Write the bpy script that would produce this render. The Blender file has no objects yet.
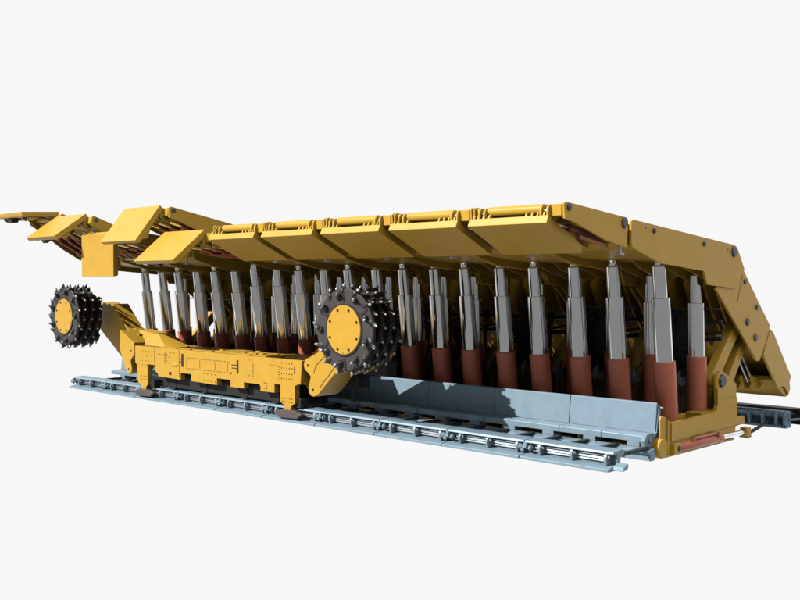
import bpy, math, random
from mathutils import Vector, Matrix
random.seed(7)
PI = math.pi
scene = bpy.context.scene
COL = scene.collection
ZB = 0.17                      # lowest level of the machinery in survey coordinates

# ------------------------------------------------------------------ materials
def new_mat(name):
    m = bpy.data.materials.new(name); m.use_nodes = True
    nt = m.node_tree
    return m, nt, nt.nodes['Principled BSDF']

def paint(name, col, rough=0.42, var=0.10, bump=0.02, scale=3.0, dirt=(0.05, 0.035, 0.02), dirt_amt=0.25, metal=0.0, coat=0.0, spec=0.5, lo=0.60):
    m, nt, b = new_mat(name)
    N, Lk = nt.nodes, nt.links
    tc = N.new('ShaderNodeTexCoord'); 
    n1 = N.new('ShaderNodeTexNoise'); n1.inputs['Scale'].default_value = scale; n1.inputs['Detail'].default_value = 6; n1.inputs['Roughness'].default_value = 0.6
    Lk.new(tc.outputs['Object'], n1.inputs['Vector'])
    hsv = N.new('ShaderNodeHueSaturation'); hsv.inputs['Color'].default_value = (*col, 1)
    mr = N.new('ShaderNodeMapRange'); mr.inputs['From Min'].default_value = 0.3; mr.inputs['From Max'].default_value = 0.7
    mr.inputs['To Min'].default_value = 1 - var; mr.inputs['To Max'].default_value = 1 + var
    Lk.new(n1.outputs['Fac'], mr.inputs['Value']); Lk.new(mr.outputs['Result'], hsv.inputs['Value'])
    n2 = N.new('ShaderNodeTexNoise'); n2.inputs['Scale'].default_value = scale * 5; n2.inputs['Detail'].default_value = 8; n2.inputs['Roughness'].default_value = 0.7
    Lk.new(tc.outputs['Object'], n2.inputs['Vector'])
    r2 = N.new('ShaderNodeMapRange'); r2.inputs['From Min'].default_value = lo; r2.inputs['From Max'].default_value = lo + 0.13
    r2.inputs['To Min'].default_value = 0; r2.inputs['To Max'].default_value = dirt_amt
    Lk.new(n2.outputs['Fac'], r2.inputs['Value'])
    mx = N.new('ShaderNodeMix'); mx.data_type = 'RGBA'
    Lk.new(r2.outputs['Result'], mx.inputs['Factor']); Lk.new(hsv.outputs['Color'], mx.inputs['A']); mx.inputs['B'].default_value = (*dirt, 1)
    Lk.new(mx.outputs['Result'], b.inputs['Base Color'])
    rr = N.new('ShaderNodeMapRange'); rr.inputs['To Min'].default_value = rough - 0.08; rr.inputs['To Max'].default_value = rough + 0.12
    Lk.new(n1.outputs['Fac'], rr.inputs['Value']); Lk.new(rr.outputs['Result'], b.inputs['Roughness'])
    b.inputs['Metallic'].default_value = metal
    b.inputs['Specular IOR Level'].default_value = spec
    b.inputs['Coat Weight'].default_value = coat
    if bump:
        bp = N.new('ShaderNodeBump'); bp.inputs['Strength'].default_value = 0.25; bp.inputs['Distance'].default_value = bump
        Lk.new(n2.outputs['Fac'], bp.inputs['Height']); Lk.new(bp.outputs['Normal'], b.inputs['Normal'])
    return m

YEL = paint('yellow_paint', (0.65, 0.38, 0.046), rough=0.37, var=0.05, bump=0.002, dirt=(0.22, 0.13, 0.03), dirt_amt=0.22, spec=0.36)
RED = paint('red_brown_paint', (0.64, 0.19, 0.108), rough=0.30, var=0.08, bump=0.003, dirt=(0.08, 0.03, 0.02), dirt_amt=0.3)
BLUE = paint('blue_grey_steel', (0.25, 0.36, 0.45), rough=0.42, var=0.07, bump=0.004, dirt=(0.10, 0.12, 0.14), dirt_amt=0.3, metal=0.1)
DBLUE = paint('dark_blue_steel', (0.045, 0.06, 0.085), rough=0.45, var=0.1, bump=0.004, dirt=(0.03, 0.04, 0.05), dirt_amt=0.4, metal=0.2)
DBL2 = paint('mid_blue_steel', (0.19, 0.28, 0.37), rough=0.45, var=0.1, bump=0.004, metal=0.1)
LUGM = paint('lug_steel', (0.36, 0.44, 0.50), rough=0.35, var=0.1, bump=0.003, metal=0.35)
DARK = paint('dark_cast_steel', (0.028, 0.026, 0.025), rough=0.5, var=0.15, bump=0.006, dirt=(0.015, 0.013, 0.012), dirt_amt=0.5)
RING = paint('drum_ring_steel', (0.058, 0.051, 0.049), rough=0.55, var=0.1, bump=0.004, dirt=(0.03, 0.025, 0.022), dirt_amt=0.4)
SHOE = paint('worn_shoe_steel', (0.13, 0.115, 0.11), rough=0.45, var=0.12, bump=0.004, dirt=(0.05, 0.04, 0.04), dirt_amt=0.5, metal=0.3)
NAVY = paint('near_black_navy_steel', (0.012, 0.016, 0.024), rough=0.5, var=0.1, bump=0.003)
BLACK = paint('black_rubber', (0.012, 0.012, 0.013), rough=0.6, var=0.1, bump=0.0)
CHROME = paint('chrome_rod', (0.93, 0.94, 0.95), rough=0.11, var=0.03, bump=0.0, dirt=(0.25, 0.22, 0.18), dirt_amt=0.15, metal=1.0)
BRIGHT = paint('bright_steel', (0.62, 0.66, 0.70), rough=0.28, var=0.05, bump=0.0, dirt=(0.3, 0.3, 0.3), dirt_amt=0.2, metal=0.9)
TIP = paint('carbide_tip', (0.42, 0.42, 0.43), rough=0.42, var=0.15, bump=0.0, metal=0.5)
SEAM = paint('dark_seam', (0.10, 0.055, 0.012), rough=0.6, var=0.05, bump=0.0)
PIN = paint('pin_steel', (0.10, 0.12, 0.15), rough=0.35, var=0.1, bump=0.0, metal=0.6)

# ------------------------------------------------------------------ mesh builder
class MB:
    def __init__(s): s.v = []; s.f = []; s.marks = []
    def add(s, vs, fs):
        o = len(s.v); s.marks.append((len(s.v), len(s.f))); s.v += [tuple(p) for p in vs]; s.f += [tuple(i + o for i in f) for f in fs]; return s
    def box(s, x0, x1, y0, y1, z0, z1):
        vs = [(x, y, z) for x in (x0, x1) for y in (y0, y1) for z in (z0, z1)]
        return s.add(vs, [(0,1,3,2),(4,6,7,5),(0,4,5,1),(2,3,7,6),(0,2,6,4),(1,5,7,3)])
    def prism_x(s, prof, x0, x1):      # prof: (y, z)
        n = len(prof); vs = [(x0, y, z) for y, z in prof] + [(x1, y, z) for y, z in prof]
        return s.add(vs, [tuple(range(n))[::-1], tuple(range(n, 2*n))] + [(i, (i+1) % n, n+(i+1) % n, n+i) for i in range(n)])
    def prism_y(s, prof, y0, y1):      # prof: (x, z)
        n = len(prof); vs = [(x, y0, z) for x, z in prof] + [(x, y1, z) for x, z in prof]
        return s.add(vs, [tuple(range(n))[::-1], tuple(range(n, 2*n))] + [(i, (i+1) % n, n+(i+1) % n, n+i) for i in range(n)])
    def hull4(s, bot, top):
        n = len(bot); return s.add(list(bot) + list(top), [tuple(range(n))[::-1], tuple(range(n, 2*n))] + [(i, (i+1) % n, n+(i+1) % n, n+i) for i in range(n)])
    def lathe(s, p0, p1, prof, n=24, ph=0.0):    # prof: (t metres along axis, radius)
        a = Vector(p1) - Vector(p0); d = a.normalized()
        u = d.cross(Vector((0, 0, 1)));
        if u.length < 0.1: u = d.cross(Vector((1, 0, 0)))
        u.normalize(); w = d.cross(u); vs = []; fs = []
        for t, r in prof:
            for k in range(n):
                an = 2*PI*k/n + ph; vs.append(Vector(p0) + d*t + (u*math.cos(an) + w*math.sin(an))*r)
        m = len(prof)
        for j in range(m-1):
            for k in range(n):
                fs.append((j*n+k, j*n+(k+1) % n, (j+1)*n+(k+1) % n, (j+1)*n+k))
        fs.append(tuple(range(n))[::-1]); fs.append(tuple((m-1)*n + k for k in range(n)))
        return s.add(vs, fs)
    def cyl(s, p0, p1, r, r1=None, n=20):
        L = (Vector(p1) - Vector(p0)).length
        return s.lathe(p0, p1, [(0, r), (L, r if r1 is None else r1)], n)
    def tube(s, pts, r, n=8):
        for a, b in zip(pts[:-1], pts[1:]): s.cyl(a, b, r, n=n)
        return s
    def beam(s, a, b, w, h, xw=None):   # bar from a to b in a YZ plane, width w in x, height h across
        a, b = Vector(a), Vector(b); d = (b-a).normalized(); nrm = d.cross(Vector((1, 0, 0))).normalized()*h/2; x = Vector((w/2, 0, 0))
        bot = [a-x-nrm, a+x-nrm, a+x+nrm, a-x+nrm]; top = [b-x-nrm, b+x-nrm, b+x+nrm, b-x+nrm]
        return s.hull4(bot, top)
    def split(s, name, mat, parent, every=1, **kw):     # one object for every piece
        out = []; M = s.marks + [(len(s.v), len(s.f))]
        for i in range(0, len(s.marks), every):
            (v0, f0), (v1, f1) = M[i], M[min(i+every, len(s.marks))]
            p = MB(); p.v = s.v[v0:v1]; p.f = [tuple(k-v0 for k in f) for f in s.f[f0:f1]]
            out.append(p.build(name, mat, parent, **kw))
        return out
    def build(s, name, mat, parent=None, origin=(0, 0, 0), bevel=0.0, seg=1, smooth=True):
        me = bpy.data.meshes.new(name)
        ox, oy, oz = origin
        me.from_pydata([(x-ox, y-oy, z-oz) for x, y, z in s.v], [], s.f); me.update()
        import bmesh
        bm = bmesh.new(); bm.from_mesh(me); bmesh.ops.recalc_face_normals(bm, faces=bm.faces)
        if bevel:
            ed = [e for e in bm.edges if e.is_manifold and len(e.link_faces) == 2 and e.calc_face_angle(0) > 0.6]
            bmesh.ops.bevel(bm, geom=ed, offset=bevel, segments=seg, affect='EDGES', clamp_overlap=True)
        bm.to_mesh(me); bm.free()
        if smooth:
            me.polygons.foreach_set('use_smooth', [True]*len(me.polygons)); me.set_sharp_from_angle(angle=math.radians(23))
        me.materials.append(mat)
        o = bpy.data.objects.new(name, me); COL.objects.link(o)
        if parent:
            o.parent = parent
            # children positions are given in the same frame as the parent's mesh frame
            po = Vector(parent.get('_org', (0, 0, 0)))
            o.location = Vector(origin) - po
        else: o.location = origin
        o['_org'] = list(origin)
        return o

def thing(name, label, cat, loc=(0, 0, 0), group=None):
    o = bpy.data.objects.new(name, None); COL.objects.link(o); o.location = loc
    o['label'] = label; o['category'] = cat; o['_org'] = [0, 0, 0]
    if group: o['group'] = group
    return o

def copy_tree(o, parent=None):
    c = o.copy(); COL.objects.link(c)
    if parent: c.parent = parent
    for ch in list(kids[o.name]): copy_tree_child(ch, c)
    return c
kids = {}
def index_kids():
    kids.clear()
    for o in bpy.data.objects: kids.setdefault(o.name, [])
    for o in bpy.data.objects:
        if o.parent: kids[o.parent.name].append(o)
def copy_tree_child(o, parent):
    c = o.copy(); COL.objects.link(c); c.parent = parent
    for ch in list(kids[o.name]): copy_tree_child(ch, c)
    return c

# ================================================================== ROOF SUPPORT
# local frame: x from the support's centre line, y and z as surveyed (y grows away from the face); root at y=0, z=ZB
def V(x, y, z): return (x, y, z)
Hinge = (13.55, 4.76)       # flipper hinge (y, z)
Pivot = (15.60, 4.58)       # front canopy pivot
Rear = (19.95, 4.12)        # canopy / shield pivot
XR, XL = 1.00, -0.97        # side faces (centre line x = -10.2)

def rib(mb, x, pts, t=0.03): mb.prism_x(pts, x-t/2, x+t/2)

def make_support(root):
    P = {}
    # ---- base
    side = [(17.10, 0.20), (17.10, 0.92), (17.20, 0.84), (18.95, 0.86), (19.12, 0.90), (19.19, 1.02), (19.17, 1.36),
            (19.15, 1.50), (19.20, 1.62), (19.32, 1.70), (19.46, 1.70), (19.80, 1.54), (20.10, 1.38), (20.12, 0.66), (20.50, 0.65), (20.48, 0.48), (20.08, 0.46), (20.05, 0.24)]
    b = MB()
    b.box(XR-0.44, XR-0.10, 17.12, 19.2, 0.62, 0.74).box(XL+0.10, XL+0.44, 17.12, 19.2, 0.62, 0.74)
    b.box(XL+0.50, XR-0.50, 17.3, 19.9, 0.58, 0.66)
    b.box(XR-0.44, XR-0.10, 18.62, 19.45, 0.745, 0.885).box(XL+0.10, XL+0.44, 18.62, 19.45, 0.745, 0.885)
    b.box(XL+0.11, XR-0.11, 19.86, 19.92, 0.62, 1.36)  # rear plate added to close off the interior and keep it dark
    b.box(XL+0.5, XR-0.5, 17.14, 17.45, 0.35, 0.8)
    b.box(XL+0.11, XR-0.11, 17.12, 20.0, 0.185, 0.235)  # bottom plate added to block light from below
    b.box(XL+0.44, XR-0.44, 19.5, 19.7, 0.24, 1.1)
    base = b.build('base', YEL, root, bevel=0.006); P['base'] = base
    b = MB()
    for x0, x1 in ((XR-0.10, XR-0.03), (XR-0.50, XR-0.44), (XL+0.03, XL+0.10), (XL+0.44, XL+0.50)): b.prism_x(side, x0, x1)
    b.split('base_rib', YEL, base, bevel=0.008)
    up = [(17.20, 0.845), (18.95, 0.865), (19.10, 0.90), (19.175, 1.02), (19.155, 1.36), (19.30, 1.36), (19.30, 1.10), (20.09, 1.10), (20.09, 0.655), (20.45, 0.64), (20.46, 0.50), (17.20, 0.475)]
    b = MB()
    for x in (XR-0.03, XL): b.prism_x(up, x, x+0.03)
    b.split('side_plate', YEL, base, bevel=0.005)
    b = MB(); b.box(XR-0.16, XR-0.02, 17.0, 20.0, 0.18, 0.225); b.box(XL+0.02, XL+0.16, 17.0, 20.0, 0.18, 0.225)
    b.split('skid', YEL, base, bevel=0.006)
    b = MB(); b.box(XL+0.15, XL+0.75, 16.80, 17.12, 0.24, 0.36); b.box(XL+0.75, XR-0.2, 16.98, 17.12, 0.24, 0.36); b.build('relay_bar', YEL, base, bevel=0.006)
    # relay ram along the side
    x = XR-0.005
    b = MB(); b.prism_x([(17.20, 0.22), (17.46, 0.22), (17.50, 0.27), (17.50, 0.40), (17.46, 0.44), (17.20, 0.44)], x-0.10, x+0.07)
    ck = b.build('clevis', YEL, base, bevel=0.01)
    MB().lathe((x+0.07, 17.38, 0.33), (x+0.10, 17.38, 0.33), [(0, 0.055), (0.02, 0.055), (0.03, 0.045)], 20).build('pin', PIN, ck)
    b = MB(); b.lathe((x-0.01, 17.50, 0.33), (x-0.01, 19.30, 0.31), [(0, 0.075), (0.06, 0.098), (1.62, 0.098), (1.64, 0.108), (1.80, 0.108)], 24)
    b.tube([(x+0.06, 17.95, 0.40), (x+0.06, 18.05, 0.455), (x+0.06, 18.95, 0.45), (x+0.06, 19.05, 0.40)], 0.025)
    b.box(x+0.02, x+0.10, 19.03, 19.15, 0.36, 0.45)
    ram = b.build('relay_ram', RED, base, bevel=0.0)
    MB().cyl((x-0.01, 19.28, 0.31), (x-0.01, 20.42, 0.30), 0.058).build('rod', CHROME, ram)
    b = MB(); b.box(x-0.08, x+0.08, 20.40, 20.62, 0.20, 0.40)
    b.cyl((x-0.10, 20.5, 0.30), (x+0.10, 20.5, 0.30), 0.06); b.build('rod_end', YEL, ram, bevel=0.012)
    # pins of the link lugs
    b = MB()
    for sx, x0 in ((1, XR-0.03), (-1, XL+0.03)):
        b.lathe((x0, 19.39, 1.50), (x0+sx*0.05, 19.39, 1.50), [(0, 0.135), (0.03, 0.135), (0.05, 0.12)], 28)
        b.box(x0+sx*0.045-0.012, x0+sx*0.045+0.012, 19.27, 19.51, 1.48, 1.52)
    b.split('pin', PIN, base, every=2)
    # ---- links
    for nm, xs, a, c, w, h in (('front_link', (0.70, -0.66), (19.39, 1.50), (20.64, 2.71), 0.20, 0.30), ('rear_link', (0.66, -0.62), (20.0, 1.12), (21.06, 2.35), 0.20, 0.26)):
        for xx in xs:
            b = MB(); b.beam((xx, a[0], a[1]), (xx, c[0], c[1]), w, h)
            b.cyl((xx-w/2, a[0], a[1]), (xx+w/2, a[0], a[1]), h*0.52); b.cyl((xx-w/2-0.01, c[0], c[1]), (xx+w/2+0.01, c[0], c[1]), h*0.5)
            b.build(nm, YEL, root, bevel=0.01)
    # ---- legs
    def leg(x, y0, z0, slope, rr, zr, zs, zt, r1, r2, key):
        pt = lambda z: (x, y0 + slope*(z-z0), z)
        a = pt(z0); Lr = (Vector(pt(zr))-Vector(a)).length
        b = MB(); b.lathe(a, pt(zr), [(-0.03, rr*0.98), (0.03, rr), (0.12, rr), (Lr-0.012, rr), (Lr, rr-0.012)], 36)
        o = b.build('hydraulic_leg', RED, root, origin=a)
        Ls = (Vector(pt(zs))-Vector(pt(zr))).length
        s1 = MB().lathe(pt(zr), pt(zs), [(-0.3, r1), (Ls-0.008, r1), (Ls, r1-0.008)], 40).build('outer_stage', CHROME, o, origin=pt(zr))
        L2 = (Vector(pt(zt))-Vector(pt(zs))).length
        s2 = MB().lathe(pt(zs), pt(zt), [(-0.3, r2), (L2-0.12, r2), (L2-0.09, r2*0.80), (L2-0.085, r2*0.62), (L2-0.02, r2*0.60), (L2+0.02, r2*0.7), (L2+0.10, r2*0.45), (L2+0.16, r2*0.3)], 36).build('inner_stage', CHROME, o, origin=pt(zs))
        P[key] = (o, s1, s2)
        # leg seat on the base
        return o
    leg(0.570, 17.82, 0.75, -0.120, 0.222, 2.00, 3.28, 4.02, 0.185, 0.138, 'FR')
    leg(-0.484, 17.82, 0.75, -0.120, 0.222, 2.00, 3.28, 4.02, 0.185, 0.138, 'FL')
    leg(0.570, 19.08, 0.90, -0.030, 0.210, 2.02, 3.15, 3.84, 0.170, 0.125, 'RR')
    leg(-0.484, 19.08, 0.90, -0.030, 0.210, 2.02, 3.15, 3.84, 0.170, 0.125, 'RL')
    # ---- valve blocks and hoses between the legs
    for xx in (0.36, -0.70):
        b = MB(); b.box(xx-0.07, xx+0.07, 18.65, 18.9, 1.40, 1.58).box(xx-0.04, xx+0.05, 18.58, 18.66, 1.44, 1.66).box(xx-0.09, xx-0.05, 18.7, 18.85, 1.5, 1.68)
        b.cyl((xx+0.05, 18.62, 1.52), (xx+0.05, 18.62, 1.74), 0.022, n=10); b.cyl((xx, 18.6, 1.36), (xx, 18.6, 1.42), 0.03, n=10)
        v = b.build('valve_block', PIN, root, bevel=0.008)
        b = MB()
        for k, dx in enumerate((-0.06, -0.01, 0.05)):
            pts = [(xx+dx + 0.02*math.sin(t*2.2+k), 18.70+0.05*k + 0.06*math.sin(t*PI), 1.42 - 0.72*t) for t in [i/8 for i in range(9)]]
            b.tube(pts, 0.018, 8)
        b.split('hose', BLACK, v, every=8)
    b = MB(); b.tube([(XL+0.05, 19.35, 3.02), (-0.2, 19.35, 3.0), (0.4, 19.35, 3.0), (XR-0.05, 19.35, 3.02)], 0.02)
    b.split('supply_hose', PIN, root, every=3)
    rv = random.Random(11)      # dark boxes and hoses added to darken the space behind the rear legs
    b = MB()
    for x0, x1, z0, z1 in ((-0.62, 0.62, 1.45, 1.72), (-0.52, 0.10, 1.70, 2.25), (0.08, 0.50, 1.70, 2.48), (-0.58, 0.35, 2.22, 2.62), (-0.30, 0.56, 2.58, 2.86), (-0.45, -0.05, 2.84, 3.02)):
        y0 = 19.44 + rv.uniform(0, 0.05); b.box(x0, x1, y0, 19.60, z0, z1)
    for _ in range(16):
        xx = rv.uniform(-0.5, 0.45); zz = rv.uniform(1.5, 2.8); w_ = rv.uniform(0.03, 0.08)
        b.box(xx-w_, xx+w_, 19.34+rv.uniform(0, 0.06), 19.47, zz-w_*rv.uniform(0.6, 1.4), zz+w_)
    b.build('dark_fill_block', NAVY, root, bevel=0.012)
    b = MB()
    for k, (zz, r) in enumerate(((2.38, 0.05), (2.52, 0.035), (2.74, 0.05))):
        yy = 19.62 + 0.04*(k % 2); sag = (0.06, 0.10, 0.03)[k]
        b.tube([(XL-0.01, yy, zz), (-0.45, yy, zz-sag), (0.15, yy, zz-sag), (0.60, yy, zz-sag*0.5), (XR-0.14, yy, zz)], r, 12)
    b.split('hose', BLACK, root, every=4)
    # ---- main canopy (origin at the rear pivot)
    O = (0, Rear[0], Rear[1])
    cs = [(15.71, 4.215), (15.66, 4.30), (15.66, 4.70), (15.72, 4.735), (19.80, 4.39), (19.98, 4.36), (20.10, 4.26), (20.40, 3.87), (20.36, 3.80), (19.98, 3.47), (19.84, 3.455), (18.66, 3.53), (18.50, 3.81), (16.70, 3.95)]
    b = MB()
    b.prism_x([(15.80, 4.66), (19.75, 4.33), (19.85, 4.10), (18.5, 4.00), (17.0, 4.08), (15.95, 4.20)], XL+0.055, XR-0.055)
    can = b.build('main_canopy', YEL, root, origin=O, bevel=0.006); P['can'] = can
    b = MB(); b.prism_x(cs, XR-0.05, XR).prism_x(cs, XL, XL+0.05)
    b.split('side_plate', YEL, can, bevel=0.006)
    b = MB()
    for xx in (-0.72, -0.28, 0.28, 0.72):
        rib(b, xx, [(17.8, 4.06), (18.2, 3.86), (19.3, 3.60), (19.8, 3.70), (19.8, 4.12)], 0.04)
    b.split('rib', YEL, can, bevel=0.0)
    b = MB(); b.prism_x([(15.68, 4.30), (15.78, 4.25), (15.80, 4.62), (15.70, 4.66)], -0.9, 0.9); b.build('front_plate', YEL, can)
    b = MB()
    for yy, zz, r in ((16.47, 4.555, 0.05), (18.49, 4.365, 0.05), (19.87, 4.235, 0.115)):
        b.lathe((XR, yy, zz), (XR+0.035, yy, zz), [(0, r), (0.02, r), (0.035, r*0.8)], 24)
        b.lathe((XL, yy, zz), (XL-0.02, yy, zz), [(0, r), (0.01, r), (0.02, r*0.8)], 24)
    for yy, zz in ((16.18, 4.60), (19.58, 4.27)): b.cyl((XR, yy, zz), (XR+0.006, yy, zz), 0.018, n=12)
    b.split('pin', PIN, can)
    # ---- shield (fixed)
    sh = [(20.10, 4.24), (20.42, 3.87), (21.18, 3.18), (21.84, 2.60), (21.82, 2.50), (21.60, 2.20), (21.45, 1.98), (21.28, 1.80), (21.13, 1.82), (20.90, 2.02), (19.10, 3.46), (19.5, 3.8)]
    def inner(p, q, t):  # slab following the shield's back line
        (y0, z0), (y1, z1) = p, q; d = Vector((y1-y0, z1-z0)).normalized(); n = (-d.y*t, d.x*t)
        n = (-abs(n[0]), -abs(n[1]))
        return [(y0, z0), (y1, z1), (y1+n[0], z1+n[1]), (y0+n[0], z0+n[1])]
    b = MB(); b.prism_x(inner((20.14, 4.16), (21.80, 2.60), 0.14), XL+0.105, XR-0.10)
    shd = b.build('gob_shield', YEL, root, bevel=0.005); P['shd'] = shd
    b = MB(); b.prism_x(sh, XR-0.095, XR-0.04).prism_x(sh, XL+0.05, XL+0.10)
    b.split('side_plate', YEL, shd, bevel=0.006)
    for p_, q_ in (((20.42, 3.86), (20.12, 3.10)), ):
        b = MB(); b.cyl((XR-0.038, p_[0], p_[1]), (XR-0.038, q_[0], q_[1]), 0.006, n=6); b.build('seam', SEAM, shd)
    b = MB()
    for xx in (-0.6, -0.15, 0.3, 0.55): rib(b, xx, [(20.1, 4.0), (21.6, 2.6), (21.2, 2.05), (20.75, 2.45), (20.35, 2.85), (19.9, 3.5)], 0.05)
    b.split('rib', YEL, shd)
    b = MB()
    for yy, zz, r in ((20.50, 3.60, 0.055), (21.12, 3.02, 0.055), (20.64, 2.71, 0.085), (21.06, 2.35, 0.085)):
        b.lathe((XR-0.04, yy, zz), (XR-0.005, yy, zz), [(0, r), (0.02, r), (0.035, r*0.8)], 24)
    b.split('pin', PIN, shd)
    # ---- tail
    tl = [(21.86, 2.50), (22.03, 2.43), (22.55, 1.87), (23.06, 1.34), (22.98, 1.20), (23.02, 1.05), (22.92, 0.90), (22.66, 1.13), (22.30, 1.12), (22.05, 1.36), (21.50, 1.92), (21.58, 2.10)]
    b = MB(); b.prism_x(inner((21.88, 2.52), (22.98, 1.16), 0.10), XL+0.075, XR-0.075); b.prism_x([(22.86, 0.86), (22.98, 0.88), (23.0, 1.3), (22.9, 1.3)], XL+0.075, XR-0.075)
    b.prism_x([(22.06, 1.30), (22.60, 0.98), (22.84, 0.86), (22.86, 1.0), (22.66, 1.10), (22.12, 1.40)], XL+0.075, XR-0.075)
    tail = b.build('tail_shield', YEL, root, bevel=0.005)
    b = MB(); b.prism_x(tl, XR-0.09, XR-0.035).prism_x(tl, XL+0.035, XL+0.09)
    b.split('side_plate', YEL, tail, bevel=0.006)
    b = MB()
    for xx in (0.55, 0.30, 0.05, -0.3):
        b.prism_x([(21.78, 1.40), (21.90, 1.12), (22.15, 1.05), (22.30, 1.18), (22.15, 1.36)], xx-0.03, xx+0.03)
        b.cyl((xx-0.045, 22.0, 1.22), (xx+0.045, 22.0, 1.22), 0.07, n=14)
    b.split('lug', YEL, tail, every=2, bevel=0.006)
    b = MB()
    for xx in (0.52, 0.40): b.cyl((xx, 21.15, 2.15), (xx, 21.95, 1.25), 0.03, n=14)
    b.split('tail_rod', CHROME, root)
    MB().cyl((0.46, 20.6, 2.7), (0.46, 21.2, 2.1), 0.09).build('tail_cylinder', RED, root)
    # ---- front canopy (origin at its pivot)
    O = (0, Pivot[0], Pivot[1])
    fs = [(13.50, 4.90), (13.56, 4.935), (15.50, 4.76), (15.535, 4.70), (15.50, 4.21), (14.79, 4.33), (13.82, 4.60), (13.53, 4.65)]
    b = MB(); b.prism_x([(13.66, 4.86), (15.48, 4.70), (15.48, 4.56), (13.70, 4.74)], XL+0.05, XR-0.05)
    fc = b.build('front_canopy', YEL, root, origin=O, bevel=0.004); P['fc'] = fc
    b = MB(); b.prism_x(fs, XR-0.045, XR).prism_x(fs, XL, XL+0.045)
    b.split('side_plate', YEL, fc, bevel=0.006)
    b = MB()    # hinge beam along the front edge, between the lugs
    b.lathe((-0.66, 13.60, 4.83), (0.54, 13.60, 4.83), [(0, 0.085), (0.02, 0.095), (1.18, 0.095), (1.20, 0.085)], 28)
    b.box(-0.94, 0.94, 13.70, 13.86, 4.70, 4.86)
    b.box(0.70, 0.94, 13.51, 13.70, 4.70, 4.90); b.box(-0.92, -0.86, 13.56, 13.70, 4.70, 4.90)
    b.build('hinge_beam', YEL, fc, bevel=0.008)
    b = MB()
    for xx in (-0.78, -0.66, 0.56, 0.70):
        b.prism_x([(13.44, 4.66), (13.44, 4.84), (13.49, 4.90), (13.60, 4.91), (13.75, 4.86), (13.75, 4.66), (13.6, 4.58)], xx-0.022, xx+0.022)
    b.split('hinge_lug', YEL, fc, bevel=0.008)
    b = MB()
    for x0, x1 in ((-0.80, -0.62), (0.53, 0.74)): b.cyl((x0, 13.52, 4.80), (x1, 13.52, 4.80), 0.028, n=14)
    b.split('hinge_pin', BRIGHT, fc)
    b = MB()
    for xx in (-0.62, -0.2, 0.2, 0.62):
        rib(b, xx, [(14.9, 4.60), (15.45, 4.56), (15.45, 4.22), (15.2, 4.26), (15.05, 4.36)], 0.04)
    b.split('rib', YEL, fc)
    for xx in (0.62, 0.12, -0.42):
        c = MB().lathe((xx, 14.15, 4.53), (xx, 15.15, 4.36), [(0, 0.075), (0.02, 0.085), (0.14, 0.085), (0.15, 0.075), (0.90, 0.075), (0.92, 0.085), (1.0, 0.085)], 20).build('flipper_cylinder', RED, fc)
        MB().cyl((xx, 13.78, 4.59), (xx, 14.2, 4.52), 0.04, n=14).build('rod', CHROME, c)
        MB().cyl((xx+0.1, 14.35, 4.40), (xx+0.1, 15.2, 4.27), 0.045, n=14).build('hose_guard', RED, c)
    b = MB()
    for yy, zz, r in ((13.64, 4.845, 0.06), (15.41, 4.66, 0.10)):
        b.lathe((XR, yy, zz), (XR+0.03, yy, zz), [(0, r), (0.02, r), (0.03, r*0.8)], 24)
        b.lathe((XL, yy, zz), (XL-0.02, yy, zz), [(0, r), (0.01, r), (0.02, r*0.8)], 24)
    b.split('pin', PIN, fc)
    b = MB(); b.box(-0.9, 0.9, 15.50, 15.62, 4.42, 4.62); 
    b.build('tilt_strut', YEL, fc, bevel=0.006)
    b = MB(); b.cyl((0.80, 15.585, 4.12), (0.80, 15.585, 4.45), 0.035, n=14); b.cyl((0.80, 15.585, 4.08), (0.80, 15.585, 4.12), 0.085, n=18); b.build('tilt_rod', BRIGHT, fc)
    # ---- flipper (origin at its hinge, modelled hanging straight down)
    hy, hz = Hinge; O = (0, hy, hz)
    b = MB(); b.prism_x([(hy-0.235, hz+0.09), (hy-0.235, hz-1.07), (hy-0.12, hz-1.055), (hy-0.09, hz-1.02), (hy-0.09, hz+0.09)], -0.985, 0.735)
    fl = b.build('flipper', YEL, root, origin=O, bevel=0.006); P['fl'] = fl
    b = MB()
    for xx in (-0.89, -0.80, -0.68, -0.55, 0.26, 0.38, 0.50, 0.63):
        b.prism_x([(hy-0.10, hz+0.088), (hy-0.02, hz+0.088), (hy+0.02, hz+0.0), (hy+0.0, hz-0.10), (hy-0.10, hz-0.16)], xx-0.018, xx+0.018)
    b.split('knuckle', YEL, fl, bevel=0.004)
    b = MB()
    for xx in (0.68, 0.30, -0.35, -0.88):
        b.prism_x([(hy-0.10, hz-0.45), (hy-0.01, hz-0.68), (hy+0.03, hz-0.76), (hy-0.01, hz-0.84), (hy-0.10, hz-0.90)], xx-0.02, xx+0.02)
    b.split('cylinder_lug', YEL, fl, bevel=0.006)
    b = MB(); b.box(-0.42, -0.16, hy-0.088, hy+0.05, hz-0.98, hz-0.76); b.build('latch_block', DARK, fl, bevel=0.02)
    b = MB()
    for xx in (-0.70, 0.45): b.box(xx-0.05, xx+0.05, hy-0.09, hy-0.03, hz-0.95, hz-0.25)
    b.split('stiffener', YEL, fl, bevel=0.006)
    return P

def rotv(p, c, a):
    y, z = p[0]-c[0], p[1]-c[1]; s, k = math.sin(a), math.cos(a)
    return (c[0] + y*k - z*s, c[1] + y*s + z*k)

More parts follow.
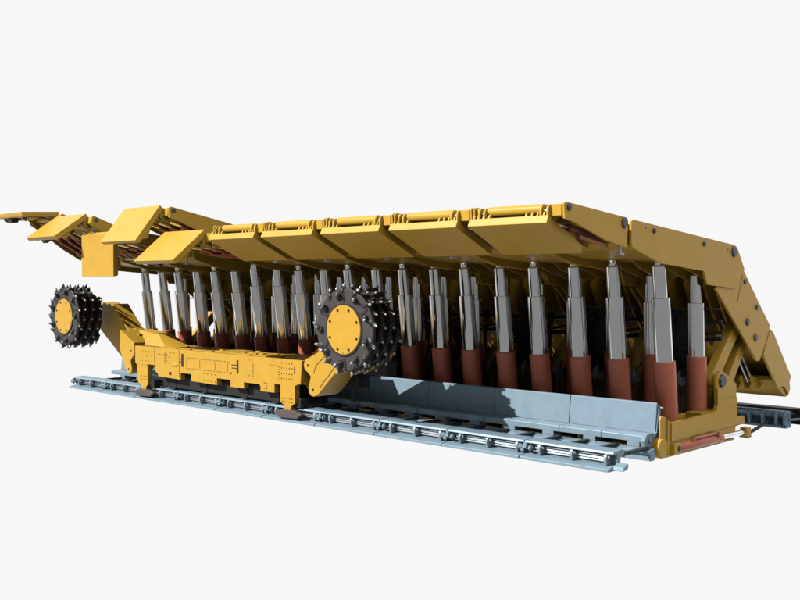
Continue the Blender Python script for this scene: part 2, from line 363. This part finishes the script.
# label, main canopy tilt, front canopy extra tilt, flipper angle, front leg lift, front-canopy drop
D = math.radians
SPEC = [
 ('nearest roof support at the right end, its side, gob shield and base ram in view', 0, 0, 65, 0),
 ('second roof support from the right end, flipper folded, legs behind the sunlit spill plate', 0, 0, 65, 0),
 ('third roof support from the right end, behind the drum shadow edge on the spill plate', 0, 0, 65, 0),
 ('fourth roof support from the right end, flipper folded, just right of the near cutting drum', 0, 0, 65, 0),
 ('roof support above the near cutting drum, leftmost of those with folded flippers', 0, 0, 65, 0),
 ('roof support with half raised flipper directly left of the row of folded flippers', 0, 4.2, -50, 0),
 ('tallest roof support, highest canopy and longest legs, large raised flipper above the shearer body', -4.8, -0.9, -38, 0.20),
 ('roof support whose flipper hangs straight down like a square yellow door', 0, -1.2, 0, 0),
 ('roof support second from the far left end, canopy tilted up and flipper sloping down', 0, -15.0, -55, 0),
 ('farthest roof support at the left end, canopy tilted steeply up and flipper stretched level', 0, -20.0, -87, 0),
]
PITCH = 2.0; XC0 = -10.20
root0 = thing('roof_support', SPEC[0][0], 'roof support', (XC0, 0, 0), 'hydraulic roof supports standing side by side')
make_support(root0); index_kids()
roots = [root0] + [copy_tree(root0) for _ in range(9)]
def child(o, stem): return [c for c in bpy.data.objects if c.parent == o and c.name.split('.')[0] == stem]
byp = {}
for o in bpy.data.objects:
    if o.parent: byp.setdefault(o.parent.name, []).append(o)
for i, (r, sp) in enumerate(zip(roots, SPEC)):
    lab, am, af, ph, lift = sp; am, af, ph = D(am), D(af), D(ph)
    r.location.x = XC0 - PITCH*i; r['label'] = lab
    pv = rotv(Pivot, Rear, am); tot = am + af
    h = rotv(Hinge, Pivot, tot); h = (h[0]+pv[0]-Pivot[0], h[1]+pv[1]-Pivot[1])
    for c in list(byp[r.name]):
        st = c.name.split('.')[0]
        if i >= 7 and st in ('dark_fill_block', 'hose'): bpy.data.objects.remove(c); continue
        if st == 'main_canopy': c.rotation_euler = (am, 0, 0)
        elif st == 'front_canopy': c.rotation_euler = (tot, 0, 0); c.location = (0, pv[0], pv[1])
        elif st == 'flipper': c.rotation_euler = (ph, 0, 0); c.location = (0, h[0], h[1])
        elif st == 'hydraulic_leg' and lift:
            front = c.location.y < 18.5; k = lift if front else lift*0.4
            for g in byp[c.name]:
                if g.name.startswith('outer_stage'): g.location += Vector((0, -0.1*k, k))
                else: g.location += Vector((0, -0.12*k, k))

# toe plates, visible only on the end support because its neighbours' toes are behind the spill plate
_b0 = byp[root0.name]
for o in _b0:
    if o.name == 'base':
        b = MB(); b.prism_x([(16.86, 0.44), (16.86, 0.94), (16.89, 0.99), (16.96, 1.0), (17.08, 0.95), (17.15, 0.86), (17.15, 0.44)], XR-0.095, XR-0.06)
        b.build('toe_plate', YEL, o, bevel=0.008)
        b = MB(); b.lathe((XR-0.19, 16.92, 0.37), (XR-0.02, 16.92, 0.37), [(0, 0.18), (0.02, 0.195), (0.15, 0.195), (0.17, 0.18)], 28)
        b.box(XR-0.15, XR-0.055, 16.92, 17.14, 0.19, 0.50)
        b.build('toe_boss', YEL, o, bevel=0.006)

# ================================================================== FACE CONVEYOR
cv = thing('face_conveyor', 'long blue grey steel conveyor under the shearer, with ladder bars and tall spill plate', 'conveyor', (0, 0, 0))
XE = -9.42; NP = 10
xsegs = [(XE - PITCH*i, XE - PITCH*(i+1)) for i in range(NP)] 
def arc2(cy, cz, r, a0, a1, n): return [(cy + r*math.cos(math.radians(a0+(a1-a0)*k/n)), cz + r*math.sin(math.radians(a0+(a1-a0)*k/n))) for k in range(n+1)]
XP = -9.25
def pan(x1, x0, parent):     # x1 right, x0 left
    g = 0.012; a, b_ = x0+g, x1-g; dx = 0.0
    b = MB()
    # front trough side: toe plate, web and top flange
    b.prism_x([(15.00, 0.175), (15.00, 0.225), (15.03, 0.235), (15.24, 0.265), (15.30, 0.265), (15.30, 0.175)], a, b_)
    b.prism_x([(15.30, 0.175), (15.30, 0.47), (15.22, 0.455), (15.17, 0.475), (15.19, 0.515), (15.50, 0.535), (15.54, 0.50), (15.54, 0.42), (15.42, 0.38), (15.42, 0.175)], a, b_)
    o = b.build('pan', BLUE, parent, bevel=0.005)
    b = MB()
    for zz, rr in ((0.425, 0.022), (0.375, 0.022), (0.325, 0.022)): b.cyl((a+0.14, 15.275, zz), (b_-0.14, 15.275, zz), rr, n=10)
    b.split('rack_bar', BRIGHT, o)
    for k in range(3):
        xx = x1 - 0.165 - (0, 0.735, 1.46)[k]
        b = MB(); b.prism_x([(15.30, 0.27), (15.30, 0.49), (15.20, 0.49), (15.145, 0.455), (15.13, 0.40), (15.13, 0.34), (15.16, 0.27)], xx-0.03, xx+0.03)
        b.build('lug', LUGM, o, bevel=0.008)
        MB().lathe((xx+0.03, 15.20, 0.41), (xx+0.07, 15.20, 0.41), [(0, 0.034), (0.03, 0.034), (0.04, 0.02)], 12).build('lug_pin', BRIGHT, o)
        b = MB(); xb = x1 - 0.12 - 0.667*k
        b.box(xb-0.05, xb+0.05, 15.50, 16.56, 0.38, 0.44)
        b.build('cross_bar', NAVY, o, bevel=0.006)
    b = MB()   # far side of the trough
    b.prism_x([(16.50, 0.175), (16.50, 0.30), (16.42, 0.33), (16.42, 0.37), (16.60, 0.40), (16.66, 0.40), (16.66, 0.175)], a, b_)
    b.build('trough_side', BLUE, o, bevel=0.005)
    b = MB()
    for k in range(2):
        xx = x1 - 0.45 - k*1.0
        b.box(xx-0.14, xx+0.14, 16.60, 16.88, 0.40, 0.50)
        b.prism_x([(16.62, 0.50), (16.62, 0.56), (16.68, 0.62), (16.90, 0.62), (16.90, 0.50)], xx-0.04, xx+0.04)
    b.split('bracket', BLUE, o, every=2, bevel=0.006)
    # connecting dog bone to the next pan
    b = MB(); xj = x0 + 0.02
    b.cyl((xj-0.13, 15.20, 0.375), (xj+0.13, 15.20, 0.375), 0.035, n=12)
    b.lathe((xj-0.17, 15.20, 0.375), (xj-0.07, 15.20, 0.375), [(0, 0.03), (0.03, 0.075), (0.10, 0.04)], 14)
    b.lathe((xj+0.07, 15.20, 0.375), (xj+0.17, 15.20, 0.375), [(0, 0.04), (0.07, 0.075), (0.10, 0.03)], 14)
    b.box(xj-0.09, xj-0.01, 15.14, 15.20, 0.30, 0.36); b.box(xj+0.0, xj+0.07, 15.12, 15.2, 0.40, 0.48)
    b.build('dog_bone', BLUE, o, bevel=0.004)
    return o
p0 = pan(XP, XP-PITCH, cv)
def spill(x1, x0, parent):
    a, b_ = x0+0.008, x1-0.008
    b = MB()
    b.prism_x([(16.96, 0.64), (17.02, 1.215), (17.05, 1.23), (17.06, 1.20), (17.00, 0.62)], a, b_)
    o = b.build('spill_plate', BLUE, parent, bevel=0.003)
    b = MB()
    for xa, xb in ((a, (a+b_)/2-0.005), ((a+b_)/2+0.005, b_)):
        b.prism_x([(16.60, 0.50), (16.60, 0.612), (16.62, 0.628), (16.955, 0.638), (16.955, 0.60), (16.70, 0.56), (16.64, 0.50)], xa, xb)
    b.split('ledge', BLUE, o, bevel=0.004)
    b = MB()
    for xx in (x1-0.25, x1-1.0, x1-1.75): b.prism_x([(17.0, 0.4), (17.02, 0.62), (17.08, 1.15), (17.10, 1.15), (17.22, 0.8), (17.22, 0.4)], xx-0.02, xx+0.02)
    b.split('gusset', BLUE, o)
    return o
s0 = spill(XE, XE-PITCH, cv)
index_kids()
for i in range(1, NP):
    for src in (p0, s0):
        c = copy_tree_child(src, cv); c.location.x -= PITCH*i
# end fittings on the right end
b = MB(); b.prism_x([(15.12, 0.20), (15.28, 0.22), (15.32, 0.30), (15.28, 0.33), (15.14, 0.27)], XP+0.004, XP+0.22)
b.build('end_hook', BLUE, cv, bevel=0.01)
b = MB(); b.prism_x([(16.50, 0.40), (16.46, 0.55), (16.56, 0.66), (16.74, 0.68), (16.86, 0.60), (16.90, 0.40)], XE-0.05, XE+0.04)
b.cyl((XE-0.1, 16.66, 0.55), (XE+0.07, 16.66, 0.55), 0.05, n=16)
b.prism_x([(16.66, 0.36), (16.66, 0.46), (16.98, 0.66), (17.06, 1.18), (17.12, 1.16), (17.12, 0.36)], XE-0.03, XE+0.02)
for zz in (1.13, 0.86): b.cyl((XE-0.05, 17.10, zz), (XE+0.09, 17.10, zz), 0.02, n=10)
b.build('end_bracket', BLUE, cv, bevel=0.006)

# ================================================================== REAR CONVEYOR (behind the shields, right)
rc = thing('rear_conveyor', 'dark blue steel conveyor beam running behind the roof supports at the right edge', 'conveyor', (0, 0, 0))
b = MB(); b.box(-13.0, -5.5, 23.34, 23.42, 0.20, 0.47).box(-13.0, -5.5, 23.22, 23.55, 0.47, 0.54).box(-13.0, -5.5, 23.20, 23.55, 0.175, 0.20)
b.build('beam', NAVY, rc, bevel=0.006)
b = MB(); b.prism_x([(22.36, 0.175), (22.36, 0.23), (22.50, 0.27), (22.56, 0.36), (22.44, 0.44), (22.40, 0.53), (22.46, 0.56), (22.62, 0.56), (22.66, 0.175)], -13.0, -9.06)
b.build('trough_side', DBL2, rc, bevel=0.006)
b = MB()
for xx in (-12.4, -11.7, -11.0, -10.3, -9.7, -9.2): b.box(xx-0.05, xx+0.05, 22.66, 23.34, 0.40, 0.46)
b.split('cross_bar', NAVY, rc, bevel=0.006)
b = MB()
for xx in (-10.35, -9.95, -9.62, -9.30, -9.10): b.prism_x([(22.34, 0.24), (22.30, 0.50), (22.40, 0.58), (22.50, 0.58), (22.52, 0.24)], xx-0.03, xx+0.03)
b.split('lug', DBL2, rc, bevel=0.01)
b = MB(); b.hull4([(-9.06, 22.60, 0.33), (-9.06, 22.68, 0.33), (-9.06, 22.68, 0.38), (-9.06, 22.60, 0.38)], [(-8.2, 23.16, 0.44), (-8.2, 23.24, 0.44), (-8.2, 23.24, 0.49), (-8.2, 23.16, 0.49)])
b.build('brace', BLUE, rc, bevel=0.004)
b = MB(); b.tube([(-9.21, 20.60, 0.24), (-9.3, 21.3, 0.27), (-9.45, 22.4, 0.34)], 0.04, 10)
b.box(-9.32, -9.14, 20.46, 20.66, 0.175, 0.24)
b.build('relay_rod', BLACK, rc, bevel=0.0)

# ================================================================== SHEARER
sr = thing('shearer', 'yellow coal shearer with bolted body and two arms carrying spiked black cutting drums', 'shearer', (0, 0, 0))
F = 15.05
body = [(-25.30, 1.71), (-17.75, 1.69), (-17.80, 1.14), (-18.02, 1.07), (-18.02, 0.64), (-18.16, 0.56), (-18.18, 0.40), (-18.40, 0.40), (-18.43, 0.58), (-18.58, 0.64), (-18.58, 1.06),
        (-18.80, 1.06), (-18.80, 0.84), (-19.36, 0.84), (-19.36, 0.95), (-19.40, 1.01), (-20.04, 1.01), (-20.04, 0.85), (-20.62, 0.85), (-20.62, 1.03), (-21.22, 1.03), (-21.22, 0.85), (-22.42, 0.87), (-22.42, 1.06), (-22.93, 1.06),
        (-22.93, 0.87), (-24.05, 0.89), (-24.10, 0.98), (-24.22, 1.02), (-24.22, 1.20), (-24.62, 1.20), (-24.62, 0.62), (-24.70, 0.54), (-24.74, 0.42), (-24.92, 0.42), (-24.96, 0.56), (-25.14, 0.64), (-25.22, 1.18), (-25.30, 1.22)]
b = MB(); b.prism_y(body, F, F+0.16)
bd = b.build('body', YEL, sr, bevel=0.006)
b = MB(); b.box(-25.24, -17.80, F+0.163, 16.35, 1.10, 1.66)
b.build('housing', YEL, bd, bevel=0.015)
b = MB()   # top covers
rnd = random.Random(3)
x = -25.1
while x < -18.2:
    w = rnd.uniform(0.5, 1.1); w = min(w, -17.9-x)
    b.box(x, x+w-0.05, 15.35+rnd.uniform(0, .15), 16.25-rnd.uniform(0, .1), 1.663, 1.69+rnd.uniform(0.0, 0.03)); x += w
for _ in range(14):
    xx = rnd.uniform(-24, -18.3); yy = rnd.uniform(15.4, 16.1); s_ = rnd.uniform(0.04, 0.12)
    b.box(xx-s_, xx+s_, yy-0.05, yy+0.05, 1.70, 1.735)
b.build('top_cover', YEL, bd, bevel=0.006)
# recesses, slots and bolts on the front plate (proud by 2-3 mm or sunk panels)
b = MB()
def slot(x0, x1, z0, z1): b.box(x0, x1, F-0.006, F+0.02, z0, z1)
slot(-22.88, -22.78, 1.24, 1.60); slot(-23.0, -22.88, 1.44, 1.46); slot(-23.0, -22.88, 1.36, 1.38)
slot(-20.34, -20.27, 1.22, 1.57); slot(-20.56, -20.34, 1.42, 1.44); slot(-20.56, -20.34, 1.34, 1.36); slot(-20.62, -20.56, 1.19, 1.23)
slot(-23.72, -23.705, 1.28, 1.60); slot(-23.50, -23.38, 0.97, 1.06); slot(-18.04, -18.01, 1.36, 1.53); slot(-19.66, -19.65, 1.23, 1.52)
slot(-24.25, -24.235, 1.26, 1.68); slot(-23.0, -22.99, 0.93, 1.70)
b.build('slot', DARK, bd)
b = MB()
def bolt(x, z, r=0.014): b.cyl((x, F-0.008, z), (x, F+0.01, z), r, n=6)
def row(x0, z0, x1, z1, n, r=0.014):
    for k in range(n): t = k/(n-1) if n > 1 else 0; bolt(x0+(x1-x0)*t, z0+(z1-z0)*t, r)
row(-22.62, 1.50, -20.68, 1.50, 22); row(-22.62, 1.21, -20.68, 1.21, 22)
for xx in (-22.62, -22.0, -21.3, -20.74): row(xx, 1.45, xx, 1.26, 5)
row(-24.05, 1.52, -23.6, 1.52, 7); row(-24.9, 1.58, -24.4, 1.58, 4); row(-24.9, 1.44, -24.4, 1.44, 3); row(-24.9, 1.30, -24.4, 1.30, 4); row(-24.9, 1.18, -24.3, 1.18, 6)
row(-23.62, 1.30, -23.62, 1.55, 5); row(-23.5, 1.47, -23.1, 1.47, 3); row(-23.4, 1.6, -23.1, 1.6, 3)
row(-21.8, 1.12, -21.3, 1.12, 4); row(-21.8, 0.93, -21.3, 0.93, 4); row(-24.95, 0.75, -24.7, 0.75, 3); row(-24.95, 0.85, -24.7, 0.85, 3)
row(-20.0, 1.6, -19.7, 1.6, 3); row(-20.0, 1.2, -19.66, 1.2, 3); row(-19.1, 1.06, -19.1, 0.92, 3); row(-19.2, 1.06, -19.2, 0.92, 2)
for zz in (1.60, 1.48, 1.34, 1.22): row(-18.52, zz, -18.12, zz, 5, 0.016)
row(-18.95, 1.53, -18.72, 1.52, 3); row(-18.62, 1.18, -18.62, 1.5, 6)
for zz in (0.74, 0.66): row(-18.5, zz, -18.12, zz, 5, 0.016)
b.build('bolts', SEAM, bd)
b = MB(); b.lathe((-23.35, F+0.02, 1.27), (-23.05, F+0.02, 1.27), [(0, 0.03), (0.05, 0.055), (0.25, 0.055), (0.30, 0.03)], 14)
b.build('handle', YEL, bd)
b = MB(); b.box(-24.15, -18.6, 15.26, 16.45, 0.58, 1.10); b.box(-24.6, -18.2, 15.7, 16.3, 0.5, 0.7)
for xx in (-23.6, -22.1, -20.3, -19.0): b.cyl((xx, 15.24, 0.70), (xx, 15.4, 0.70), 0.18, n=24)
b.build('haulage_unit', BLACK, bd, bevel=0.02)
for xs in (-24.72, -18.2):
    b = MB(); b.prism_y([(xs-0.56, 0.385), (xs-0.22, 0.475), (xs+0.22, 0.475), (xs+0.50, 0.40), (xs+0.34, 0.285), (xs-0.34, 0.27)], 14.97, 15.12)
    b.build('trapping_shoe', SHOE, sr, bevel=0.012)
    b = MB(); b.box(xs+0.02, xs+0.32, 15.12, 15.34, 0.53, 0.76); b.cyl((xs+0.1, 15.10, 0.62), (xs+0.1, 15.2, 0.62), 0.07, n=16); b.build('shoe_bracket', DARK, sr, bevel=0.01)
# housing blocks that carry the arms
b = MB(); b.hull4([(-26.20, 15.35, 1.70), (-24.15, 15.35, 1.70), (-24.15, 16.2, 1.70), (-26.20, 16.2, 1.70)], [(-26.10, 15.65, 2.14), (-24.95, 15.65, 2.02), (-24.95, 16.1, 2.02), (-26.10, 16.1, 2.14)])
b.build('arm_housing', YEL, sr, bevel=0.01)
b = MB(); b.hull4([(-18.1, 15.5, 1.69), (-17.0, 15.5, 1.60), (-17.0, 16.2, 1.60), (-18.1, 16.2, 1.69)], [(-17.8, 15.6, 1.98), (-17.2, 15.6, 2.0), (-17.2, 16.1, 2.0), (-17.8, 16.1, 1.98)])
b.build('arm_housing', YEL, sr, bevel=0.01)
def arc(cx, cz, r, a0, a1, n=6): return [(cx + r*math.cos(D(a0+(a1-a0)*k/n)), cz + r*math.sin(D(a0+(a1-a0)*k/n))) for k in range(n+1)]
# right arm
prR = arc(-17.53, 1.60, 0.17, 250, 90, 8) + [(-17.2, 1.92), (-16.9, 2.10), (-16.2, 2.5), (-16.0, 1.76), (-16.54, 1.50), (-17.16, 0.93)] + arc(-17.36, 1.03, 0.17, 290, 170, 6) + [(-17.45, 1.34)]
b = MB(); b.prism_y(prR, F+0.01, 15.75)
ar = b.build('ranging_arm', YEL, sr, bevel=0.012)
b = MB(); b.prism_y([(-16.3, 2.44), (-15.6, 2.90)] + arc(-15.35, 2.55, 0.34, 110, -60, 10) + [(-15.6, 2.05), (-16.1, 1.72)], F+0.03, 15.25)
b.build('arm_head', YEL, ar, bevel=0.012)
b = MB()
for xx, zz in ((-17.53, 1.60), (-17.36, 1.03)): b.lathe((xx, F+0.03, zz), (xx, F-0.008, zz), [(0, 0.035), (0.038, 0.028)], 12)
b.split('pin', DARK, ar)
b = MB()
for pts in (([(-17.33, 1.42), (-17.26, 1.60), (-17.0, 1.80), (-16.75, 1.96)]), ([(-17.1, 1.10), (-17.0, 1.22), (-16.75, 1.45), (-16.6, 1.62)])):
    for p, q in zip(pts[:-1], pts[1:]): b.cyl((p[0], F+0.008, p[1]), (q[0], F+0.008, q[1]), 0.008, n=6)
b.split('weld_line', SEAM, ar, every=3)
b = MB(); b.cyl((-17.95, 15.45, 1.06), (-17.40, 15.45, 1.02), 0.085); b.build('tilt_ram', YEL, sr)
b = MB(); b.prism_y([(-16.35, 1.62), (-16.3, 2.3), (-15.75, 2.3), (-15.55, 1.9), (-15.75, 1.66), (-16.1, 1.5)], 15.3, 15.95)
b.build('gear_case', YEL, ar, bevel=0.01)
b = MB(); b.box(-16.5, -15.6, 15.75, 16.1, 1.42, 1.75); b.box(-17.0, -16.6, 15.8, 16.2, 1.05, 1.35); b.cyl((-16.85, 15.9, 0.7), (-16.85, 15.9, 1.1), 0.06); b.split('hose_box', DARK, ar, bevel=0.01)
# left arm: raised plate and lower knuckle plate
prL1 = [(-25.75, 1.45), (-25.75, 2.02), (-26.10, 2.05), (-26.45, 2.19), (-27.28, 2.90)] + arc(-27.95, 2.50, 0.45, 60, 200, 8) + [(-27.95, 2.02), (-27.27, 1.60), (-26.65, 1.20), (-26.2, 1.05)]
b = MB(); b.prism_y(prL1, 15.45, 16.0)
al = b.build('ranging_arm', YEL, sr, bevel=0.012)
prL2 = [(-26.15, 2.15), (-25.36, 1.79), (-25.33, 1.60)] + arc(-25.50, 1.53, 0.17, 20, -70, 5) + [(-25.56, 1.25), (-25.50, 1.08)] + arc(-25.64, 1.00, 0.15, 20, -110, 6) + [(-25.85, 1.02), (-26.10, 1.42), (-26.18, 1.62)]
b = MB(); b.prism_y(prL2, F, 15.72); b.build('knuckle', YEL, al, bevel=0.012)
b = MB()
for xx, zz in ((-25.52, 1.55), (-25.66, 1.00)): b.lathe((xx, F+0.03, zz), (xx, F-0.008, zz), [(0, 0.035), (0.038, 0.028)], 12)
b.split('pin', DARK, al)
b = MB(); b.cyl((-25.62, 15.45, 1.03), (-25.1, 15.45, 1.08), 0.10); b.build('tilt_ram', YEL, sr)
b = MB()
b.box(-26.35, -26.15, 15.6, 15.9, 2.05, 2.16)
b.build('cover', YEL, al, bevel=0.01)

# ---- drums
def pick(parent, pos, axis, tang, first=[None, None], s=1.0):
    """conical pick: dark holder block with bright tip; axis = pointing direction"""
    if first[0] is None:
        o1 = MB().lathe((0, 0, -0.02), (0, 0, 0.12), [(-0.05, 0.080), (0.06, 0.074), (0.09, 0.048), (0.115, 0.042)], 10).build('pick', DARK, parent)
        first[0] = o1.data
        o2 = MB().lathe((0, 0, 0.10), (0, 0, 0.19), [(0, 0.026), (0.03, 0.038), (0.045, 0.030), (0.055, 0.020), (0.080, 0.015), (0.088, 0.006)], 10).build('pick_tip', TIP, o1)
        first[1] = o2.data
        bpy.data.objects.remove(o2); bpy.data.objects.remove(o1)
    q = Vector(axis).to_track_quat('Z', 'Y')
    o = bpy.data.objects.new('pick', first[0]); COL.objects.link(o); o.parent = parent; o.location = pos; o.rotation_mode = 'QUATERNION'; o.rotation_quaternion = q; o.scale = (s, s, s)
    c = bpy.data.objects.new('pick_tip', first[1]); COL.objects.link(c); c.parent = parent; c.location = pos; c.rotation_mode = 'QUATERNION'; c.rotation_quaternion = q; c.scale = (s, s, s)
def make_drum(cx, cz, yf, rot, sgn):
    dr = MB()
    R = 0.90
    # barrel
    dr.lathe((0, 0.02, 0), (0, 0.9, 0), [(0, 0.60), (0.05, 0.60), (0.06, 0.70), (0.86, 0.70)], 48)
    o = dr.build('cutting_drum', DARK, sr)
    o.location = (cx, yf, cz)
    # front ring with six slots
    b = MB(); n = 96; inn, out = 0.545, 0.895
    vs, fs = [], []
    for k in range(n):
        a = 2*PI*k/n
        for (r, y) in ((inn, 0.0), (out-0.02, 0.0), (out, 0.02), (out, 0.07), (inn, 0.07)): vs.append((r*math.cos(a), y, r*math.sin(a)))
    for k in range(n):
        for j in range(5): fs.append((k*5+j, k*5+(j+1) % 5, ((k+1) % n)*5+(j+1) % 5, ((k+1) % n)*5+j))
    b.add(vs, fs); b.build('front_ring', RING, o)
    b = MB()
    for k in range(6):
        a = rot + 2*PI*k/6 + 0.25; u = Vector((math.cos(a), 0, math.sin(a))); w = Vector((-math.sin(a), 0, math.cos(a)))
        p = u*0.60; q = u*0.86 + w*0.02*sgn
        b.hull4([p-w*0.025+Vector((0, -0.012, 0)), p+w*0.025+Vector((0, -0.012, 0)), p+w*0.025+Vector((0, 0.02, 0)), p-w*0.025+Vector((0, 0.02, 0))],
                [q-w*0.03+Vector((0, -0.012, 0)), q+w*0.03+Vector((0, -0.012, 0)), q+w*0.03+Vector((0, 0.02, 0)), q-w*0.03+Vector((0, 0.02, 0))])
        for t in []:   # curved seam around part of the ring
            a2 = a + 0.06 + t*0.07; a3 = a2+0.07
            b.cyl((0.70*math.cos(a2), 0.0, 0.70*math.sin(a2)), (0.70*math.cos(a3), 0.0, 0.70*math.sin(a3)), 0.006, n=6) if k in (1, 2, 3) else None
    b.split('slot_plate', DARK, o)
    hc = MB().lathe((0, 0.03, 0), (0, -0.03, 0), [(0, 0.535), (0.05, 0.535), (0.06, 0.525)], 64).build('hub_cover', YEL, o)
    b = MB()
    for k in range(8):
        a = 2*PI*(k+0.5)/8; b.cyl((0.455*math.cos(a), -0.025, 0.455*math.sin(a)), (0.455*math.cos(a), -0.04, 0.455*math.sin(a)), 0.032, n=10)
    b.cyl((0.0, -0.025, -0.5), (0, -0.035, -0.5), 0.012, n=8)
    b.split('bolt', DARK, o)
    MB().lathe((0, 0.03, 0), (0, -0.018, 0), [(0, 0.575), (0.044, 0.575), (0.048, 0.57)], 64).build('rim', BLACK, o)
    # helical vanes
    for vn in range(4):
        b = MB(); vs, fs = [], []; m = 40
        for k in range(m+1):
            t = k/m; a = rot + 2*PI*vn/4 + sgn*t*4.4; y = 0.09 + t*0.74
            for (r, dy) in ((0.50, -0.035), (0.85, -0.035), (0.85, 0.04), (0.50, 0.04)): vs.append((r*math.cos(a), y+dy, r*math.sin(a)))
        for k in range(m):
            for j in range(4): fs.append((k*4+j, k*4+(j+1) % 4, (k+1)*4+(j+1) % 4, (k+1)*4+j))
        fs += [(3, 2, 1, 0), (m*4, m*4+1, m*4+2, m*4+3)]
        b.add(vs, fs); b.build('vane', DARK, o)
        for k in range(14):
            t = (k+0.5)/14; a = rot + 2*PI*vn/4 + sgn*t*4.4; y = 0.10 + t*0.73
            u = Vector((math.cos(a), 0, math.sin(a))); w = Vector((-math.sin(a), 0, math.cos(a)))
            pick(o, tuple(u*0.85 + Vector((0, y, 0))), u*0.75 - w*0.6*sgn - Vector((0, 0.15, 0)), w, s=0.92)
    # picks round the front ring edge and on its face
    for k in range(13):
        a = rot*0.7 + 2*PI*k/13; u = Vector((math.cos(a), 0, math.sin(a))); w = Vector((-math.sin(a), 0, math.cos(a)))
        pick(o, tuple(u*0.845 + Vector((0, 0.05, 0))), u*0.75 - w*0.5*sgn + Vector((0, -0.25, 0)), w, s=1.1)
    for k in range(9):
        a = rot*1.3 + 2*PI*k/9; u = Vector((math.cos(a), 0, math.sin(a))); w = Vector((-math.sin(a), 0, math.cos(a)))
        pick(o, tuple(u*0.73 + Vector((0, 0.0, 0))), u*0.35 - w*0.5*sgn + Vector((0, -0.8, 0)), w, s=1.0)
    return o
make_drum(-15.29, 2.555, 14.15, 0.3, 1)
make_drum(-27.86, 2.53, 14.15, 1.1, 1)

# ------------------------------------------------------------------ set everything on level 0
for o in list(bpy.data.objects):
    if o.parent is None: o.location.z -= ZB
for o in bpy.data.objects:
    if '_org' in o.keys(): del o['_org']

# ------------------------------------------------------------------ camera
cam = bpy.data.cameras.new('camera'); co = bpy.data.objects.new('camera', cam); COL.objects.link(co)
cam.sensor_width = 36.0; cam.lens = 966.0/800.0*36.0; cam.clip_end = 500
yaw, pit = D(43.9009), D(1.1033)
fw = Vector((-math.sin(yaw)*math.cos(pit), math.cos(yaw)*math.cos(pit), -math.sin(pit)))
rt = Vector((math.cos(yaw), math.sin(yaw), 0)); up = rt.cross(fw)
co.matrix_world = Matrix(((rt.x, up.x, -fw.x, 0), (rt.y, up.y, -fw.y, 0), (rt.z, up.z, -fw.z, 3.6-ZB), (0, 0, 0, 1)))
scene.camera = co

# ------------------------------------------------------------------ light: one sun and a white surround with added fill
sun = bpy.data.lights.new('sun', 'SUN'); so = bpy.data.objects.new('sun', sun); COL.objects.link(so)
sun.energy = 5.2; sun.angle = D(0.6); sun.color = (1.0, 0.96, 0.90)
tr = Vector((0.634, 1.0, -0.895)).normalized()
so.rotation_mode = 'QUATERNION'; so.rotation_quaternion = tr.to_track_quat('-Z', 'Y'); so.location = (-20, 5, 12)

w = bpy.data.worlds.new('World'); scene.world = w; w.use_nodes = True
nt = w.node_tree; N = nt.nodes; Lk = nt.links
bg = N['Background']; geo = N.new('ShaderNodeTexCoord')
def vmath(op, a, vec):
    n = N.new('ShaderNodeVectorMath'); n.operation = op; Lk.new(a, n.inputs[0]); n.inputs[1].default_value = vec; return n.outputs['Value']
def mrange(a, f0, f1, t0, t1):
    n = N.new('ShaderNodeMapRange'); n.interpolation_type = 'SMOOTHSTEP'; Lk.new(a, n.inputs['Value'])
    for k, v in (('From Min', f0), ('From Max', f1), ('To Min', t0), ('To Max', t1)): n.inputs[k].default_value = v
    return n.outputs['Result']
def mth(op, a, c):
    n = N.new('ShaderNodeMath'); n.operation = op
    for i, q in enumerate((a, c)):
        if isinstance(q, (int, float)): n.inputs[i].default_value = q
        else: Lk.new(q, n.inputs[i])
    return n.outputs[0]
d = geo.outputs['Generated']
back = mrange(vmath('DOT_PRODUCT', d, (-math.sin(yaw)+0.05, math.cos(yaw), 0)), 0.10, 0.40, 0, 1)   # the white backdrop behind the machine
zc = vmath('DOT_PRODUCT', d, (0, 0, 1))
az = mth('ABSOLUTE', zc, 0)
hor = mth('MULTIPLY', mrange(zc, -0.44, -0.30, 0, 1), mrange(zc, 0.06, 0.15, 1, 0))            # soft band level with the eye, added for the chrome to reflect
low = mrange(vmath('DOT_PRODUCT', d, (0.05, -0.57, -0.82)), 0.80, 0.92, 0, 1)          # added fill from low in front, for the flipper undersides
high = mrange(zc, 0.28, 0.46, 0, 0.27)          # paler overhead, added to lift the spill plate and legs
front = mth('ADD', high, mth('ADD', mth('MULTIPLY', hor, 0.215), mth('ADD', mth('MULTIPLY', low, 0.76), 0.02)))
tall = mrange(az, 0.45, 0.8, 1, 0.45)
bk = mth('MULTIPLY', tall, 0.935)
side = mrange(vmath('DOT_PRODUCT', d, (0.66, 0.02, 0.75)), 0.62, 0.82, 0, 0.68)   # added fill, high on the right, to brighten the end faces
front = mth('ADD', front, side)
mixn = N.new('ShaderNodeMix'); mixn.data_type = 'FLOAT'
Lk.new(back, mixn.inputs['Factor']); Lk.new(front, mixn.inputs['A']); Lk.new(bk, mixn.inputs['B'])
cmb = N.new('ShaderNodeCombineColor')
for i in range(3): Lk.new(mixn.outputs['Result'], cmb.inputs[i])
Lk.new(cmb.outputs['Color'], bg.inputs['Color']); bg.inputs['Strength'].default_value = 1.0

vs = scene.view_settings; vs.view_transform = 'Standard'; vs.look = 'None'; vs.exposure = 0; vs.gamma = 1
scene.cycles.max_bounces = 6; scene.cycles.diffuse_bounces = 0; scene.cycles.glossy_bounces = 4
